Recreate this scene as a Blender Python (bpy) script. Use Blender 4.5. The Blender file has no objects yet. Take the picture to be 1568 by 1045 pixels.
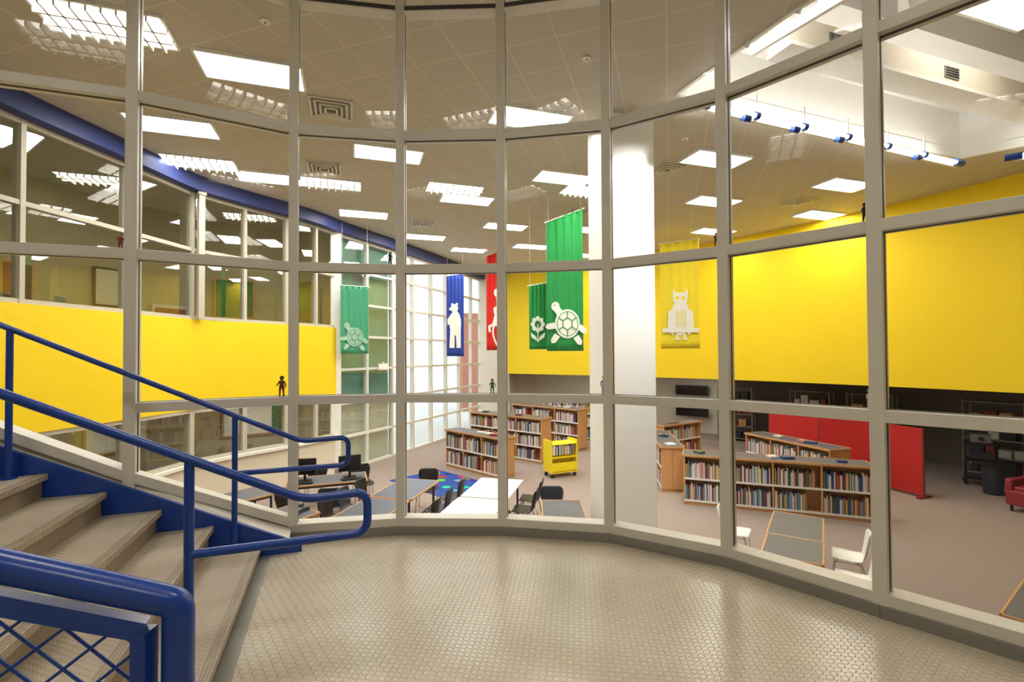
import bpy, bmesh, math, random
from mathutils import Vector, Matrix
from mathutils.geometry import tessellate_polygon
random.seed(7)
sc = bpy.context.scene
sc.view_settings.view_transform = 'Standard'
sc.view_settings.look = 'None'
sc.view_settings.exposure = 0.05

# ---------------------------------------------------------------- materials
def lin(c):
    return tuple(((x/255)/12.92 if x/255 <= 0.04045 else ((x/255+0.055)/1.055)**2.4) for x in c) + (1,)

def new_mat(name):
    m = bpy.data.materials.new(name); m.use_nodes = True
    nt = m.node_tree
    return m, nt, nt.nodes['Principled BSDF']

def mat(name, rgb, rough=0.5, metal=0.0, var=0.06, scale=6.0, bump=0.0, bscale=60.0, spec=0.5):
    m, nt, b = new_mat(name)
    b.inputs['Roughness'].default_value = rough
    b.inputs['Metallic'].default_value = metal
    b.inputs['Specular IOR Level'].default_value = spec
    tc = nt.nodes.new('ShaderNodeTexCoord')
    n = nt.nodes.new('ShaderNodeTexNoise'); n.inputs['Scale'].default_value = scale
    n.inputs['Detail'].default_value = 3
    nt.links.new(tc.outputs['Object'], n.inputs['Vector'])
    mx = nt.nodes.new('ShaderNodeMix'); mx.data_type = 'RGBA'
    c = lin(rgb)
    mx.inputs['A'].default_value = tuple(min(1, x*(1-var)) for x in c[:3])+(1,)
    mx.inputs['B'].default_value = tuple(min(1, x*(1+var)) for x in c[:3])+(1,)
    nt.links.new(n.outputs['Fac'], mx.inputs['Factor'])
    nt.links.new(mx.outputs['Result'], b.inputs['Base Color'])
    if bump > 0:
        n2 = nt.nodes.new('ShaderNodeTexNoise'); n2.inputs['Scale'].default_value = bscale
        nt.links.new(tc.outputs['Object'], n2.inputs['Vector'])
        bp = nt.nodes.new('ShaderNodeBump'); bp.inputs['Strength'].default_value = bump
        bp.inputs['Distance'].default_value = 0.01
        nt.links.new(n2.outputs['Fac'], bp.inputs['Height'])
        nt.links.new(bp.outputs['Normal'], b.inputs['Normal'])
    return m

def emis(name, rgb, s):
    m, nt, b = new_mat(name)
    b.inputs['Base Color'].default_value = (0.8, 0.8, 0.8, 1)
    b.inputs['Emission Color'].default_value = tuple(rgb)+(1,)
    b.inputs['Emission Strength'].default_value = s
    return m

def rubber(name, rgb, ang, cell=24.0, rough=0.34, groove=0.93, bump=0.6):
    m, nt, b = new_mat(name)
    b.inputs['Roughness'].default_value = rough
    tc = nt.nodes.new('ShaderNodeTexCoord')
    mp = nt.nodes.new('ShaderNodeMapping'); mp.inputs['Rotation'].default_value = (0, 0, ang)
    mp.inputs['Scale'].default_value = (1, 1, 0)
    nt.links.new(tc.outputs['Object'], mp.inputs['Vector'])
    v = nt.nodes.new('ShaderNodeTexVoronoi'); v.inputs['Scale'].default_value = cell
    v.inputs['Randomness'].default_value = 0.0; v.voronoi_dimensions = '2D'
    nt.links.new(mp.outputs['Vector'], v.inputs['Vector'])
    r = nt.nodes.new('ShaderNodeMapRange')
    r.inputs['From Min'].default_value = 0.30; r.inputs['From Max'].default_value = 0.42
    r.inputs['To Min'].default_value = 1; r.inputs['To Max'].default_value = 0
    nt.links.new(v.outputs['Distance'], r.inputs['Value'])
    bp = nt.nodes.new('ShaderNodeBump'); bp.inputs['Strength'].default_value = bump
    bp.inputs['Distance'].default_value = 0.004
    nt.links.new(r.outputs['Result'], bp.inputs['Height'])
    nt.links.new(bp.outputs['Normal'], b.inputs['Normal'])
    n = nt.nodes.new('ShaderNodeTexNoise'); n.inputs['Scale'].default_value = 1.5; n.inputs['Detail'].default_value = 5
    nt.links.new(tc.outputs['Object'], n.inputs['Vector'])
    mx = nt.nodes.new('ShaderNodeMix'); mx.data_type = 'RGBA'
    c = lin(rgb)
    mx.inputs['A'].default_value = tuple(x*0.88 for x in c[:3])+(1,)
    mx.inputs['B'].default_value = tuple(x*1.08 for x in c[:3])+(1,)
    nt.links.new(n.outputs['Fac'], mx.inputs['Factor'])
    m2 = nt.nodes.new('ShaderNodeMix'); m2.data_type = 'RGBA'; m2.blend_type = 'MULTIPLY'
    m2.inputs['Factor'].default_value = 1.0
    cr = nt.nodes.new('ShaderNodeMapRange'); cr.inputs['To Min'].default_value = groove; cr.inputs['To Max'].default_value = 1.0
    nt.links.new(r.outputs['Result'], cr.inputs['Value'])
    nt.links.new(mx.outputs['Result'], m2.inputs['A']); nt.links.new(cr.outputs['Result'], m2.inputs['B'])
    nt.links.new(m2.outputs['Result'], b.inputs['Base Color'])
    return m

def tile_ceiling(name, rgb, line, ang):
    m, nt, b = new_mat(name)
    b.inputs['Roughness'].default_value = 0.9
    tc = nt.nodes.new('ShaderNodeTexCoord')
    mp = nt.nodes.new('ShaderNodeMapping'); mp.inputs['Rotation'].default_value = (0, 0, ang)
    nt.links.new(tc.outputs['Object'], mp.inputs['Vector'])
    br = nt.nodes.new('ShaderNodeTexBrick'); br.offset = 0.0
    br.inputs['Scale'].default_value = 1.0
    br.inputs['Brick Width'].default_value = 0.61; br.inputs['Row Height'].default_value = 0.61
    br.inputs['Mortar Size'].default_value = 0.008; br.inputs['Mortar Smooth'].default_value = 0.0
    br.inputs['Color1'].default_value = lin(rgb)
    br.inputs['Color2'].default_value = tuple(x*0.97 for x in lin(rgb)[:3])+(1,)
    br.inputs['Mortar'].default_value = lin(line)
    nt.links.new(mp.outputs['Vector'], br.inputs['Vector'])
    nt.links.new(br.outputs['Color'], b.inputs['Base Color'])
    return m

def glass(name, tint, base=0.05, k=0.7):
    m = bpy.data.materials.new(name); m.use_nodes = True
    nt = m.node_tree; nt.nodes.clear()
    o = nt.nodes.new('ShaderNodeOutputMaterial')
    t = nt.nodes.new('ShaderNodeBsdfTransparent'); t.inputs['Color'].default_value = tint+(1,)
    g = nt.nodes.new('ShaderNodeBsdfGlossy'); g.inputs['Roughness'].default_value = 0.0
    g.inputs['Color'].default_value = (1, 1, 1, 1)
    lw = nt.nodes.new('ShaderNodeLayerWeight')
    p = nt.nodes.new('ShaderNodeMath'); p.operation = 'POWER'; p.inputs[1].default_value = 4
    nt.links.new(lw.outputs['Facing'], p.inputs[0])
    ma = nt.nodes.new('ShaderNodeMath'); ma.operation = 'MULTIPLY_ADD'
    ma.inputs[1].default_value = k; ma.inputs[2].default_value = base
    nt.links.new(p.outputs[0], ma.inputs[0])
    mx = nt.nodes.new('ShaderNodeMixShader')
    nt.links.new(ma.outputs[0], mx.inputs[0]); nt.links.new(t.outputs[0], mx.inputs[1]); nt.links.new(g.outputs[0], mx.inputs[2])
    nt.links.new(mx.outputs[0], o.inputs['Surface'])
    return m

def rug_mat():
    m, nt, b = new_mat('rug_pattern')
    b.inputs['Roughness'].default_value = 0.95
    tc = nt.nodes.new('ShaderNodeTexCoord')
    v = nt.nodes.new('ShaderNodeTexVoronoi'); v.inputs['Scale'].default_value = 3.0; v.inputs['Randomness'].default_value = 0.6
    nt.links.new(tc.outputs['Object'], v.inputs['Vector'])
    hs = nt.nodes.new('ShaderNodeHueSaturation'); hs.inputs['Saturation'].default_value = 1.6; hs.inputs['Value'].default_value = 0.8
    nt.links.new(v.outputs['Color'], hs.inputs['Color'])
    lt = nt.nodes.new('ShaderNodeMath'); lt.operation = 'LESS_THAN'; lt.inputs[1].default_value = 0.40
    nt.links.new(v.outputs['Distance'], lt.inputs[0])
    mx = nt.nodes.new('ShaderNodeMix'); mx.data_type = 'RGBA'
    mx.inputs['A'].default_value = lin((30, 70, 150))
    nt.links.new(hs.outputs['Color'], mx.inputs['B']); nt.links.new(lt.outputs[0], mx.inputs['Factor'])
    nt.links.new(mx.outputs['Result'], b.inputs['Base Color'])
    return m

GA = math.radians(18)
M_ALU = mat('aluminium_warm', (218, 213, 202), 0.42, 0.0, 0.02)
M_ALUD = mat('aluminium_base', (134, 130, 120), 0.5, 0.0, 0.02)
M_GASK = mat('gasket_dark', (62, 62, 66), 0.5)
M_GLASS = glass('clear_glass', (0.98, 0.985, 0.975), 0.020, 0.45)
M_GLASSL = glass('corridor_glass', (0.74, 0.78, 0.70), 0.12)
M_GLASSW = glass('exterior_glass', (0.92, 0.97, 0.98), 0.06)
M_FLOOR = rubber('rubber_floor_tan', (190, 178, 156), GA+0.6, 20, 0.25, 0.93, 0.85)
M_TREAD = rubber('rubber_tread_tan', (176, 162, 139), 0.35, 34, 0.36, 0.90, 0.6)
M_RISER = mat('riser_tan', (146, 130, 108), 0.5)
M_BLUE = mat('blue_enamel', (18, 62, 150), 0.25, 0.0, 0.03)
M_BLUE2 = mat('blue_fascia', (38, 54, 120), 0.5)
M_CARPET = mat('carpet_mauve', (154, 138, 129), 0.95, 0, 0.18, 40, 0.4, 200)
M_CEIL = tile_ceiling('ceiling_tile', (198, 190, 175), (214, 208, 194), GA)
M_YEL = mat('yellow_panel', (247, 213, 0), 0.7, 0, 0.02, 2)
M_WHITE = mat('white_paint', (240, 238, 230), 0.6, 0, 0.02)
M_WHITEC = mat('white_column_paint', (250, 250, 247), 0.55, 0, 0.01)
M_CREAM = mat('cream_paint', (224, 215, 196), 0.7, 0, 0.03)
M_COFFERS = mat('coffer_shaded', (158, 152, 142), 0.8, 0, 0.03)  # weaker light beyond the beam is put into this grey
M_SHADE = mat('bulkhead_shade', (98, 86, 78), 0.8, 0, 0.1)  # gloom under the bulkhead put into the wall and soffit colour
M_TAN = mat('tan_wall', (184, 172, 140), 0.7, 0, 0.03)
M_TEAL = mat('teal_panel', (128, 182, 178), 0.4, 0, 0.05)
M_WOOD = mat('maple_wood', (204, 154, 100), 0.45, 0, 0.12, 9)
M_LAM = mat('grey_laminate', (92, 96, 110), 0.4, 0, 0.04)
M_WTOP = mat('white_laminate', (244, 244, 242), 0.35, 0, 0.02)
M_BLACK = mat('black_plastic', (24, 24, 28), 0.4)
M_NAVY = mat('navy_plastic', (38, 44, 62), 0.4)
M_CHROME = mat('chrome', (190, 190, 190), 0.2, 0.9)
M_WMET = mat('white_metal', (236, 236, 232), 0.4)
M_RED = mat('red_fabric', (186, 24, 20), 0.8, 0, 0.05, 5, 0.2)
M_REDC = mat('dark_red_vinyl', (140, 36, 44), 0.5)
M_GREEN = mat('green_felt', (30, 142, 68), 0.85, 0, 0.06)
M_GREENR = mat('green_felt_reflected', (70, 158, 120), 0.85, 0, 0.06)  # green banner as mirrored in glass, faded in the colour itself
M_FELTR = mat('white_felt_reflected', (160, 200, 176), 0.9)  # white motif of the mirrored banner, faded in the colour
M_BANB = mat('blue_felt', (36, 66, 160), 0.85)
M_BANR = mat('red_felt', (214, 34, 26), 0.85)
M_BANY = mat('yellow_felt', (244, 222, 50), 0.85)
M_FELTW = mat('white_felt', (240, 240, 232), 0.9)
M_GRBOARD = mat('green_board', (60, 120, 70), 0.7)
M_BRICK = mat('brick_red', (176, 110, 90), 0.9)
M_GROUND = mat('pale_concrete', (210, 208, 200), 0.9)
M_YCART = mat('yellow_enamel', (246, 222, 20), 0.4)
M_RUG = rug_mat()
M_LENS = emis('light_lens', (1.0, 0.965, 0.90), 28)
M_LENSD = emis('light_lens_dim', (1.0, 0.95, 0.86), 8)
M_LENSN = emis('light_lens_landing', (1.0, 0.965, 0.90), 24)
M_TUBE = emis('lamp_tube', (1.0, 0.98, 0.95), 26)
M_EXIT = emis('exit_red', (1.0, 0.15, 0.1), 1.5)
M_SCREEN = mat('screen_black', (20, 22, 26), 0.15)
BOOKS = [mat('book_%d' % i, c, 0.6) for i, c in enumerate([(150, 40, 36), (44, 70, 120), (220, 212, 196), (70, 100, 70),
         (196, 160, 70), (80, 70, 76), (232, 232, 226), (140, 104, 80), (110, 150, 180), (206, 130, 118), (214, 206, 200), (226, 222, 214), (190, 200, 214)])]

# ---------------------------------------------------------------- builder
class B:
    def __init__(s):
        s.v = []; s.f = []; s.mi = []; s.sm = []; s.mats = []; s.M = Matrix.Identity(4)
    def add(s, vs, fs, m, smooth=False):
        if m not in s.mats: s.mats.append(m)
        k = s.mats.index(m); o = len(s.v)
        s.v += [tuple(s.M @ Vector(p)) for p in vs]
        for f in fs:
            s.f.append([i+o for i in f]); s.mi.append(k); s.sm.append(smooth)
    def box(s, c, d, m, rz=0.0, R=None):
        R = R if R is not None else Matrix.Rotation(rz, 3, 'Z')
        vs = [Vector(c) + R @ Vector((x*d[0]/2, y*d[1]/2, z*d[2]/2)) for x in (-1, 1) for y in (-1, 1) for z in (-1, 1)]
        s.add(vs, [(0, 1, 3, 2), (4, 6, 7, 5), (0, 4, 5, 1), (2, 3, 7, 6), (0, 2, 6, 4), (1, 5, 7, 3)], m)
    def beam(s, a, b, w, h, m):
        a = Vector(a); b = Vector(b); d = b-a; L = d.length; d.normalize()
        up = Vector((0, 0, 1)) if abs(d.z) < 0.95 else Vector((0, 1, 0))
        y = up.cross(d).normalized(); z = d.cross(y)
        R = Matrix((d, y, z)).transposed()
        s.box((a+b)/2, (L, w, h), m, R=R)
    def prism(s, pts, z0, z1, m, m2=None):
        n = len(pts)
        vs = [(p[0], p[1], z0) for p in pts] + [(p[0], p[1], z1) for p in pts]
        s.add(vs, [tuple(range(n, 2*n))], m)
        s.add(vs, [tuple(range(n))[::-1]], m)
        s.add(vs, [(i, (i+1) % n, (i+1) % n+n, i+n) for i in range(n)], m2 or m)
    def tube(s, pts, r, m, n=10, cyc=False):
        pts = [Vector(p) for p in pts]; N = len(pts)
        rs = r if isinstance(r, (list, tuple)) else [r]*N
        vs = []; pn = None
        for i, p in enumerate(pts):
            if cyc: t = pts[(i+1) % N]-pts[i-1]
            else: t = (pts[min(i+1, N-1)]-pts[max(i-1, 0)])
            t.normalize()
            if pn is None:
                a = Vector((0, 0, 1)) if abs(t.z) < 0.9 else Vector((1, 0, 0))
                nn = t.cross(a).normalized()
            else:
                nn = (pn-t*pn.dot(t)).normalized()
            pn = nn; bb = t.cross(nn)
            for k in range(n):
                a = 2*math.pi*k/n
                vs.append(p+(nn*math.cos(a)+bb*math.sin(a))*rs[i])
        fs = []
        for i in range(N if cyc else N-1):
            j = (i+1) % N
            for k in range(n):
                fs.append((i*n+k, i*n+(k+1) % n, j*n+(k+1) % n, j*n+k))
        s.add(vs, fs, m, True)
        if not cyc:
            s.add(vs, [tuple(range(n))[::-1], tuple(range((N-1)*n, N*n))], m)
    def ell(s, c, r, m, nu=14, nv=8):
        c = Vector(c); vs = [c+Vector((0, 0, r[2]))]
        for j in range(1, nv):
            ph = math.pi*j/nv
            for i in range(nu):
                a = 2*math.pi*i/nu
                vs.append(c+Vector((r[0]*math.sin(ph)*math.cos(a), r[1]*math.sin(ph)*math.sin(a), r[2]*math.cos(ph))))
        vs.append(c-Vector((0, 0, r[2])))
        fs = [(0, 1+i, 1+(i+1) % nu) for i in range(nu)]
        for j in range(nv-2):
            for i in range(nu):
                a = 1+j*nu+i; b = 1+j*nu+(i+1) % nu
                fs.append((a, a+nu, b+nu, b))
        e = len(vs)-1; o = 1+(nv-2)*nu
        fs += [(e, o+(i+1) % nu, o+i) for i in range(nu)]
        s.add(vs, fs, m, True)
    def sheet(s, g, th, m, smooth=True):
        R = len(g); C = len(g[0]); g = [[Vector(p) for p in r] for r in g]
        fr = []; bk = []
        for i in range(R):
            for j in range(C):
                du = g[i][min(j+1, C-1)]-g[i][max(j-1, 0)]; dv = g[min(i+1, R-1)][j]-g[max(i-1, 0)][j]
                n = du.cross(dv); n.normalize()
                fr.append(g[i][j]+n*th/2); bk.append(g[i][j]-n*th/2)
        o = R*C; fs = []
        for i in range(R-1):
            for j in range(C-1):
                a = i*C+j
                fs += [(a, a+1, a+C+1, a+C), (o+a, o+a+C, o+a+C+1, o+a+1)]
        bd = [j for j in range(C)]+[i*C+C-1 for i in range(1, R)]+[(R-1)*C+j for j in range(C-2, -1, -1)]+[i*C for i in range(R-2, 0, -1)]
        for k in range(len(bd)):
            a = bd[k]; b = bd[(k+1) % len(bd)]
            fs.append((a, o+a, o+b, b))
        s.add(fr+bk, fs, m, smooth)
    def obj(s, name, loc=(0, 0, 0), rz=0.0, parent=None, bevel=0.0, fixn=True):
        me = bpy.data.meshes.new(name); me.from_pydata(s.v, [], s.f)
        for m in s.mats: me.materials.append(m)
        for p, k, q in zip(me.polygons, s.mi, s.sm): p.material_index = k; p.use_smooth = q
        if fixn:
            bm = bmesh.new(); bm.from_mesh(me); bmesh.ops.recalc_face_normals(bm, faces=bm.faces); bm.to_mesh(me); bm.free()
        me.update()
        o = bpy.data.objects.new(name, me); sc.collection.objects.link(o)
        o.location = loc; o.rotation_euler = (0, 0, rz)
        if parent: o.parent = parent
        if bevel > 0:
            md = o.modifiers.new('bevel', 'BEVEL'); md.width = bevel; md.segments = 2; md.limit_method = 'ANGLE'
            md.angle_limit = math.radians(50)
        return o

def catmull(P, k=4):
    out = []
    for i in range(len(P)-1):
        p0 = Vector(P[max(i-1, 0)]); p1 = Vector(P[i]); p2 = Vector(P[i+1]); p3 = Vector(P[min(i+2, len(P)-1)])
        for j in range(k):
            t = j/k
            out.append(0.5*((2*p1)+(-p0+p2)*t+(2*p0-5*p1+4*p2-p3)*t*t+(-p0+3*p1-3*p2+p3)*t**3))
    out.append(Vector(P[-1]))
    return out

def strip_wall(b, path, z0, z1, th, m):
    L = []; Rr = []; N = len(path); path = [Vector(p) for p in path]
    for i, p in enumerate(path):
        t = path[min(i+1, N-1)]-path[max(i-1, 0)]; t.normalize(); n = Vector((-t.y, t.x))
        L.append(p+n*th/2); Rr.append(p-n*th/2)
    def ribbon(A, za, Bp, zb, sm):
        vs = []
        for a, c in zip(A, Bp): vs += [(a.x, a.y, za), (c.x, c.y, zb)]
        b.add(vs, [(2*i, 2*i+2, 2*i+3, 2*i+1) for i in range(N-1)], m, sm)
    sm = N > 12
    ribbon(L, z0, L, z1, sm); ribbon(Rr, z0, Rr, z1, sm); ribbon(L, z1, Rr, z1, False); ribbon(L, z0, Rr, z0, False)
    for i in (0, N-1):
        a, c = L[i], Rr[i]; b.add([(a.x, a.y, z0), (a.x, a.y, z1), (c.x, c.y, z1), (c.x, c.y, z0)], [(0, 1, 2, 3)], m)

LIB = -1.55
CZ = 5.40
FL = 0.05
# ---------------------------------------------------------------- paths
CW = [(-6.2, 2.62), (-5.15, 3.05), (-4.10, 3.45), (-2.99, 3.83), (-1.98, 4.41), (-1.04, 4.57), (-0.09, 4.54), (0.866, 4.36),
      (1.69, 3.84), (2.34, 3.11), (3.0, 2.42), (3.6, 1.66), (4.05, 0.8), (4.3, -0.15)]
LEFT = [(-7.3, -3.9), (-7.3, 1.2), (-7.25, 3.4), (-7.15, 5.2), (-7.02, 6.9), (-6.8, 8.5), (-6.62, 10.0), (-6.1, 11.05), (-5.55, 11.9), (-5.15, 12.7), (-4.85, 13.5)]
WIN = [(-4.85, 13.5), (-4.38, 14.6), (-3.9, 15.7), (-3.45, 16.8), (-3.0, 17.9), (-2.6, 18.95), (-2.2, 20.0), (-1.8, 21.05), (-1.45, 22.0)]
YEL = catmull([(-0.2, 22.0), (2.6, 19.9), (5.2, 17.7), (7.4, 15.4), (9.2, 12.7), (10.6, 10.0), (11.5, 7.0), (12.0, 3.5), (12.2, -3.9)], 4)
BACK = [(-10.5, -4), (-10.3, 6), (-9.8, 10.5), (-8.5, 13.2), (-6.5, 14.5), (-4.95, 13.6)]
FAR = catmull([(-0.2, 22.3), (1.0, 23.6), (6, 21.3), (10, 18.2), (12.8, 14), (14, 9), (14.5, 3), (14.6, -3.9)], 3)

# ---------------------------------------------------------------- floors, ceiling
b = B(); b.prism([(-11, -4.1), (15, -4.1), (15, 25), (-1.45, 25), (-1.3, 22.0), (-4.75, 13.5), (-5.2, 14.6), (-8.6, 14.9), (-11, 12)], LIB-0.15, LIB, M_CARPET)
b.obj('floor')
b = B()
path = [(-6.3, 2.7)] + [(x*1.02, y+0.09) for x, y in CW[1:-1]] + [(4.4, -0.15), (4.4, -3.95), (-6.3, -3.95)]
b.prism(path[::-1], LIB, FL, M_FLOOR, M_CREAM)
b.obj('floor_landing')

outer = [(-11, -4.1), (15, -4.1), (15, 25), (-1.45, 25), (-1.45, 22.05), (-4.9, 13.5), (-5.2, 14.6), (-8.6, 14.9), (-11, 12)]
hole = [(2.35, 6.85), (3.05, 5.2), (4.0, 3.6), (5.6, 2.2), (10.6, 2.2), (10.9, 7.0), (8.55, 9.2)]
tri = tessellate_polygon([[Vector((x, y, 0)) for x, y in outer], [Vector((x, y, 0)) for x, y in hole]])
allp = outer+hole
b = B(); b.add([(x, y, CZ) for x, y in allp], [tuple(t) for t in tri], M_CEIL)
b.obj('ceiling', fixn=False)
b = B()
n = len(hole); CH = 6.25
b.add([(x, y, CZ) for x, y in hole]+[(x, y, CH) for x, y in hole], [(i, (i+1) % n, (i+1) % n+n, i+n) for i in range(n)], M_WHITE)
trough = [(2.35, 6.85), (8.55, 9.2), (9.7, 8.13), (2.85, 5.76)]
rest = [(2.85, 5.76), (9.7, 8.13), (10.9, 7.0), (10.6, 2.2), (5.6, 2.2), (4.0, 3.6), (3.05, 5.2)]
b.add([(x, y, CH) for x, y in trough], [(0, 1, 2, 3)], M_WHITE)
b.add([(x, y, CH) for x, y in rest], [tuple(range(len(rest)))], M_COFFERS)
b.obj('ceiling_coffer', fixn=False)
b = B()
for i in range(n):
    p, q = hole[i], hole[(i+1) % n]
    b.beam((p[0], p[1], CZ+0.06), (q[0], q[1], CZ+0.06), 0.05, 0.16, M_WHITE)
b.obj('trim_1')
def beam_obj(p, q):
    b = B()
    b.beam((p[0], p[1], CZ+0.22), (q[0], q[1], CZ+0.22), 0.3, 0.34, M_CREAM)
    b.beam((p[0], p[1], CZ+0.03), (q[0], q[1], CZ+0.03), 0.36, 0.05, M_WHITE)
    d = Vector((q[0]-p[0], q[1]-p[1])); ang = math.atan2(d.y, d.x); nn = Vector((d.y, -d.x)).normalized()
    for t in (0.12, 0.45, 0.74):
        c = Vector(p)+d*t+nn*0.155
        b.box((c.x, c.y, CZ+0.22), (0.3, 0.02, 0.16), M_ALUD, ang)
        for k in range(4):
            b.box((c.x+nn.x*.012, c.y+nn.y*.012, CZ+0.17+k*0.035), (0.26, 0.012, 0.012), M_BLACK, ang)
    b.obj('ceiling_beam')
beam_obj((3.3, 5.92), (9.6, 8.1))
b = B(); b.box((0, 0, -0.2), (0.5, 0.12, 0.4), M_WHITE); b.box((0, 0, -0.42), (0.56, 0.18, 0.05), M_WHITE); b.obj('ceiling_speaker_box', (5.0, 5.9, CH-0.01), GA)

# ---------------------------------------------------------------- outer walls
b = B(); b.box((2, -4.1, 1.9), (26, 0.2, 7.0), M_CREAM); b.obj('wall_rear')
b = B(); b.box((15.05, 10.5, 1.9), (0.2, 29, 7.0), M_CREAM); b.obj('wall_right')
b = B(); b.box((6.8, 25.05, 1.9), (16.6, 0.2, 7.0), M_CREAM); b.obj('wall_far')
b = B(); strip_wall(b, BACK, LIB, CZ, 0.15, M_TAN); b.obj('wall_left')
b = B(); strip_wall(b, [(-1.45, 22.0), (-0.9, 22.0), (-0.2, 22.0)], LIB, CZ, 0.2, M_WHITE); b.obj('wall_pier')
b = B(); strip_wall(b, YEL, 0.85, CZ, 0.16, M_YEL); b.obj('wall_bulkhead')
cut = [i for i, p in enumerate(FAR) if p.x > 8.3][0]
b = B(); strip_wall(b, FAR[:cut+1], LIB, 0.85, 0.15, M_CREAM); strip_wall(b, FAR[cut:], LIB, 0.85, 0.15, M_SHADE); b.obj('wall_back')
b = B()
ys = [tuple(p) for p in YEL]
b.prism(ys[::-1]+[(-0.2, 25), (15, 25), (15, -4)], 0.86, 0.95, M_SHADE); b.obj('ceiling_low')

# ---------------------------------------------------------------- curtain wall (near)
ROWS = [0.165, 1.30, 2.505, 3.76, 4.96]
SILL = {0: 2.35, 1: 1.88, 2: 1.36, 3: 0.77, 4: 0.21}
b = B(); g = B()
for i, p in enumerate(CW):
    a = Vector(CW[max(i-1, 0)]); c = Vector(CW[min(i+1, len(CW)-1)]); ang = math.atan2((c-a).y, (c-a).x)
    b.box((p[0], p[1], CZ/2), (0.080, 0.15, CZ), M_ALU, ang)
    b.box((p[0], p[1], CZ/2), (0.088, 0.03, CZ), M_GASK, ang)
for i in range(len(CW)-1):
    p, q = Vector(CW[i]), Vector(CW[i+1])
    sl = i < 4
    zs = (SILL[i], SILL[i+1]) if sl else (ROWS[0], ROWS[0])
    for z in ROWS[1:]:
        if z < max(zs): continue
        if z > 4.9:
            b.beam((p.x, p.y, z), (q.x, q.y, z), 0.11, 0.05, M_GASK)
            b.beam((p.x, p.y, z-0.03), (q.x, q.y, z-0.03), 0.13, 0.012, M_ALU)
            continue
        b.beam((p.x, p.y, z), (q.x, q.y, z), 0.13, 0.078, M_ALU)
        b.beam((p.x, p.y, z), (q.x, q.y, z), 0.03, 0.087, M_GASK)
    b.beam((p.x, p.y, zs[0]), (q.x, q.y, zs[1]), 0.15, 0.075, M_ALU)
    if sl:
        b.add([(p.x, p.y, 0), (q.x, q.y, 0), (q.x, q.y, zs[1]), (p.x, p.y, zs[0])], [(0, 1, 2, 3)], M_CREAM)
    else:
        b.beam((p.x, p.y, 0.085), (q.x, q.y, 0.085), 0.17, 0.085, M_ALUD)
    g.add([(p.x, p.y, zs[0]), (q.x, q.y, zs[1]), (q.x, q.y, CZ), (p.x, p.y, CZ)], [(0, 1, 2, 3)], M_GLASS)
cw = b.obj('window_1', bevel=0.004)
g.obj('glass', parent=cw, fixn=False)

# ---------------------------------------------------------------- left storefront
def storefront(name, path, z0, z1, trans, mf, mg, w=0.07, dp=0.14, rail=0.07):
    b = B(); g = B()
    for i, p in enumerate(path):
        a = Vector(path[max(i-1, 0)]); c = Vector(path[min(i+1, len(path)-1)]); ang = math.atan2((c-a).y, (c-a).x)
        b.box((p[0], p[1], (z0+z1)/2), (w, dp, z1-z0), mf, ang)
    for i in range(len(path)-1):
        p, q = path[i], path[i+1]
        for z in [z0+rail/2]+list(trans)+[z1-rail/2]:
            b.beam((p[0], p[1], z), (q[0], q[1], z), dp*0.85, rail, mf)
        g.add([(p[0], p[1], z0), (q[0], q[1], z0), (q[0], q[1], z1), (p[0], p[1], z1)], [(0, 1, 2, 3)], mg)
    o = b.obj(name); g.obj('glass', parent=o, fixn=False)
    return o
M_ALU2 = mat('aluminium_storefront', (196, 190, 174), 0.5, 0.0, 0.02)
storefront('window_2', LEFT, 2.46, 5.1, [3.9], M_ALU2, M_GLASSL)
b = B(); strip_wall(b, catmull(LEFT, 3), 0.6, 2.46, 0.18, M_YEL); b.obj('wall_balcony')
storefront('window_3', LEFT, LIB+1.05, 0.6, [], M_ALU2, M_GLASSL, w=0.1)
b = B(); strip_wall(b, LEFT, LIB, LIB+1.0, 0.16, M_CREAM); strip_wall(b, LEFT, LIB+1.0, LIB+1.06, 0.3, M_WHITE); b.obj('wall_knee')
FAS = [(x+0.12*(1 if y < 10 else 0.9), y-0.1) for x, y in LEFT[:-1]] + [(x+0.1, y-0.05) for x, y in WIN]
b = B(); strip_wall(b, catmull(FAS, 3), 5.1, CZ, 0.3, M_BLUE2); b.obj('trim_fascia')
storefront('window_4', WIN[:3], LIB, 5.1, [-0.6, 0.35, 1.3, 2.25, 3.2, 4.15], M_WMET, M_GLASSL)
b = B(); strip_wall(b, [(-5.0, 13.65), (-4.05, 15.8)], 0.38, CZ, 0.05, M_TEAL); strip_wall(b, [(-5.0, 13.65), (-4.05, 15.8)], LIB, 0.38, 0.05, M_WHITE); b.obj('teal_backing')  # added sheet behind the panes; their teal reflection is in its colour
storefront('window_5', WIN[2:], LIB, 5.1, [-0.6, 0.35, 1.3, 2.25, 3.2, 4.15], M_ALU, M_GLASSW, w=0.08)
b = B(); b.box((-4.88, 13.45, (LIB+CZ)/2), (0.28, 0.28, CZ-LIB), M_WHITE, 0.4); b.box((-4.88, 13.45, LIB+0.08), (0.32, 0.32, 0.16), M_ALUD, 0.4); b.obj('corner_column')
b = B(); b.box((-6.42, 10.02, 3.78), (0.11, 0.13, 2.63), M_ALU2, 0.9); b.box((-6.42, 10.02, 5.06), (0.15, 0.17, 0.06), M_ALU2, 0.9); b.obj('window_post')
b = B()
poly = [p for p in LEFT]+[BACK[4], BACK[3], BACK[2], BACK[1], BACK[0]]
b.prism(poly, 0.62, 0.9, M_CREAM); b.obj('floor_corridor')
def wall_panel(name, p, rz, w, h, z, mf, mi):
    b = B()
    b.box((0, 0, 0), (w, 0.03, h), mf); b.box((0, -0.02, 0), (w-0.1, 0.02, h-0.1), mi)
    b.obj(name, (p[0], p[1], z), rz)
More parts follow.
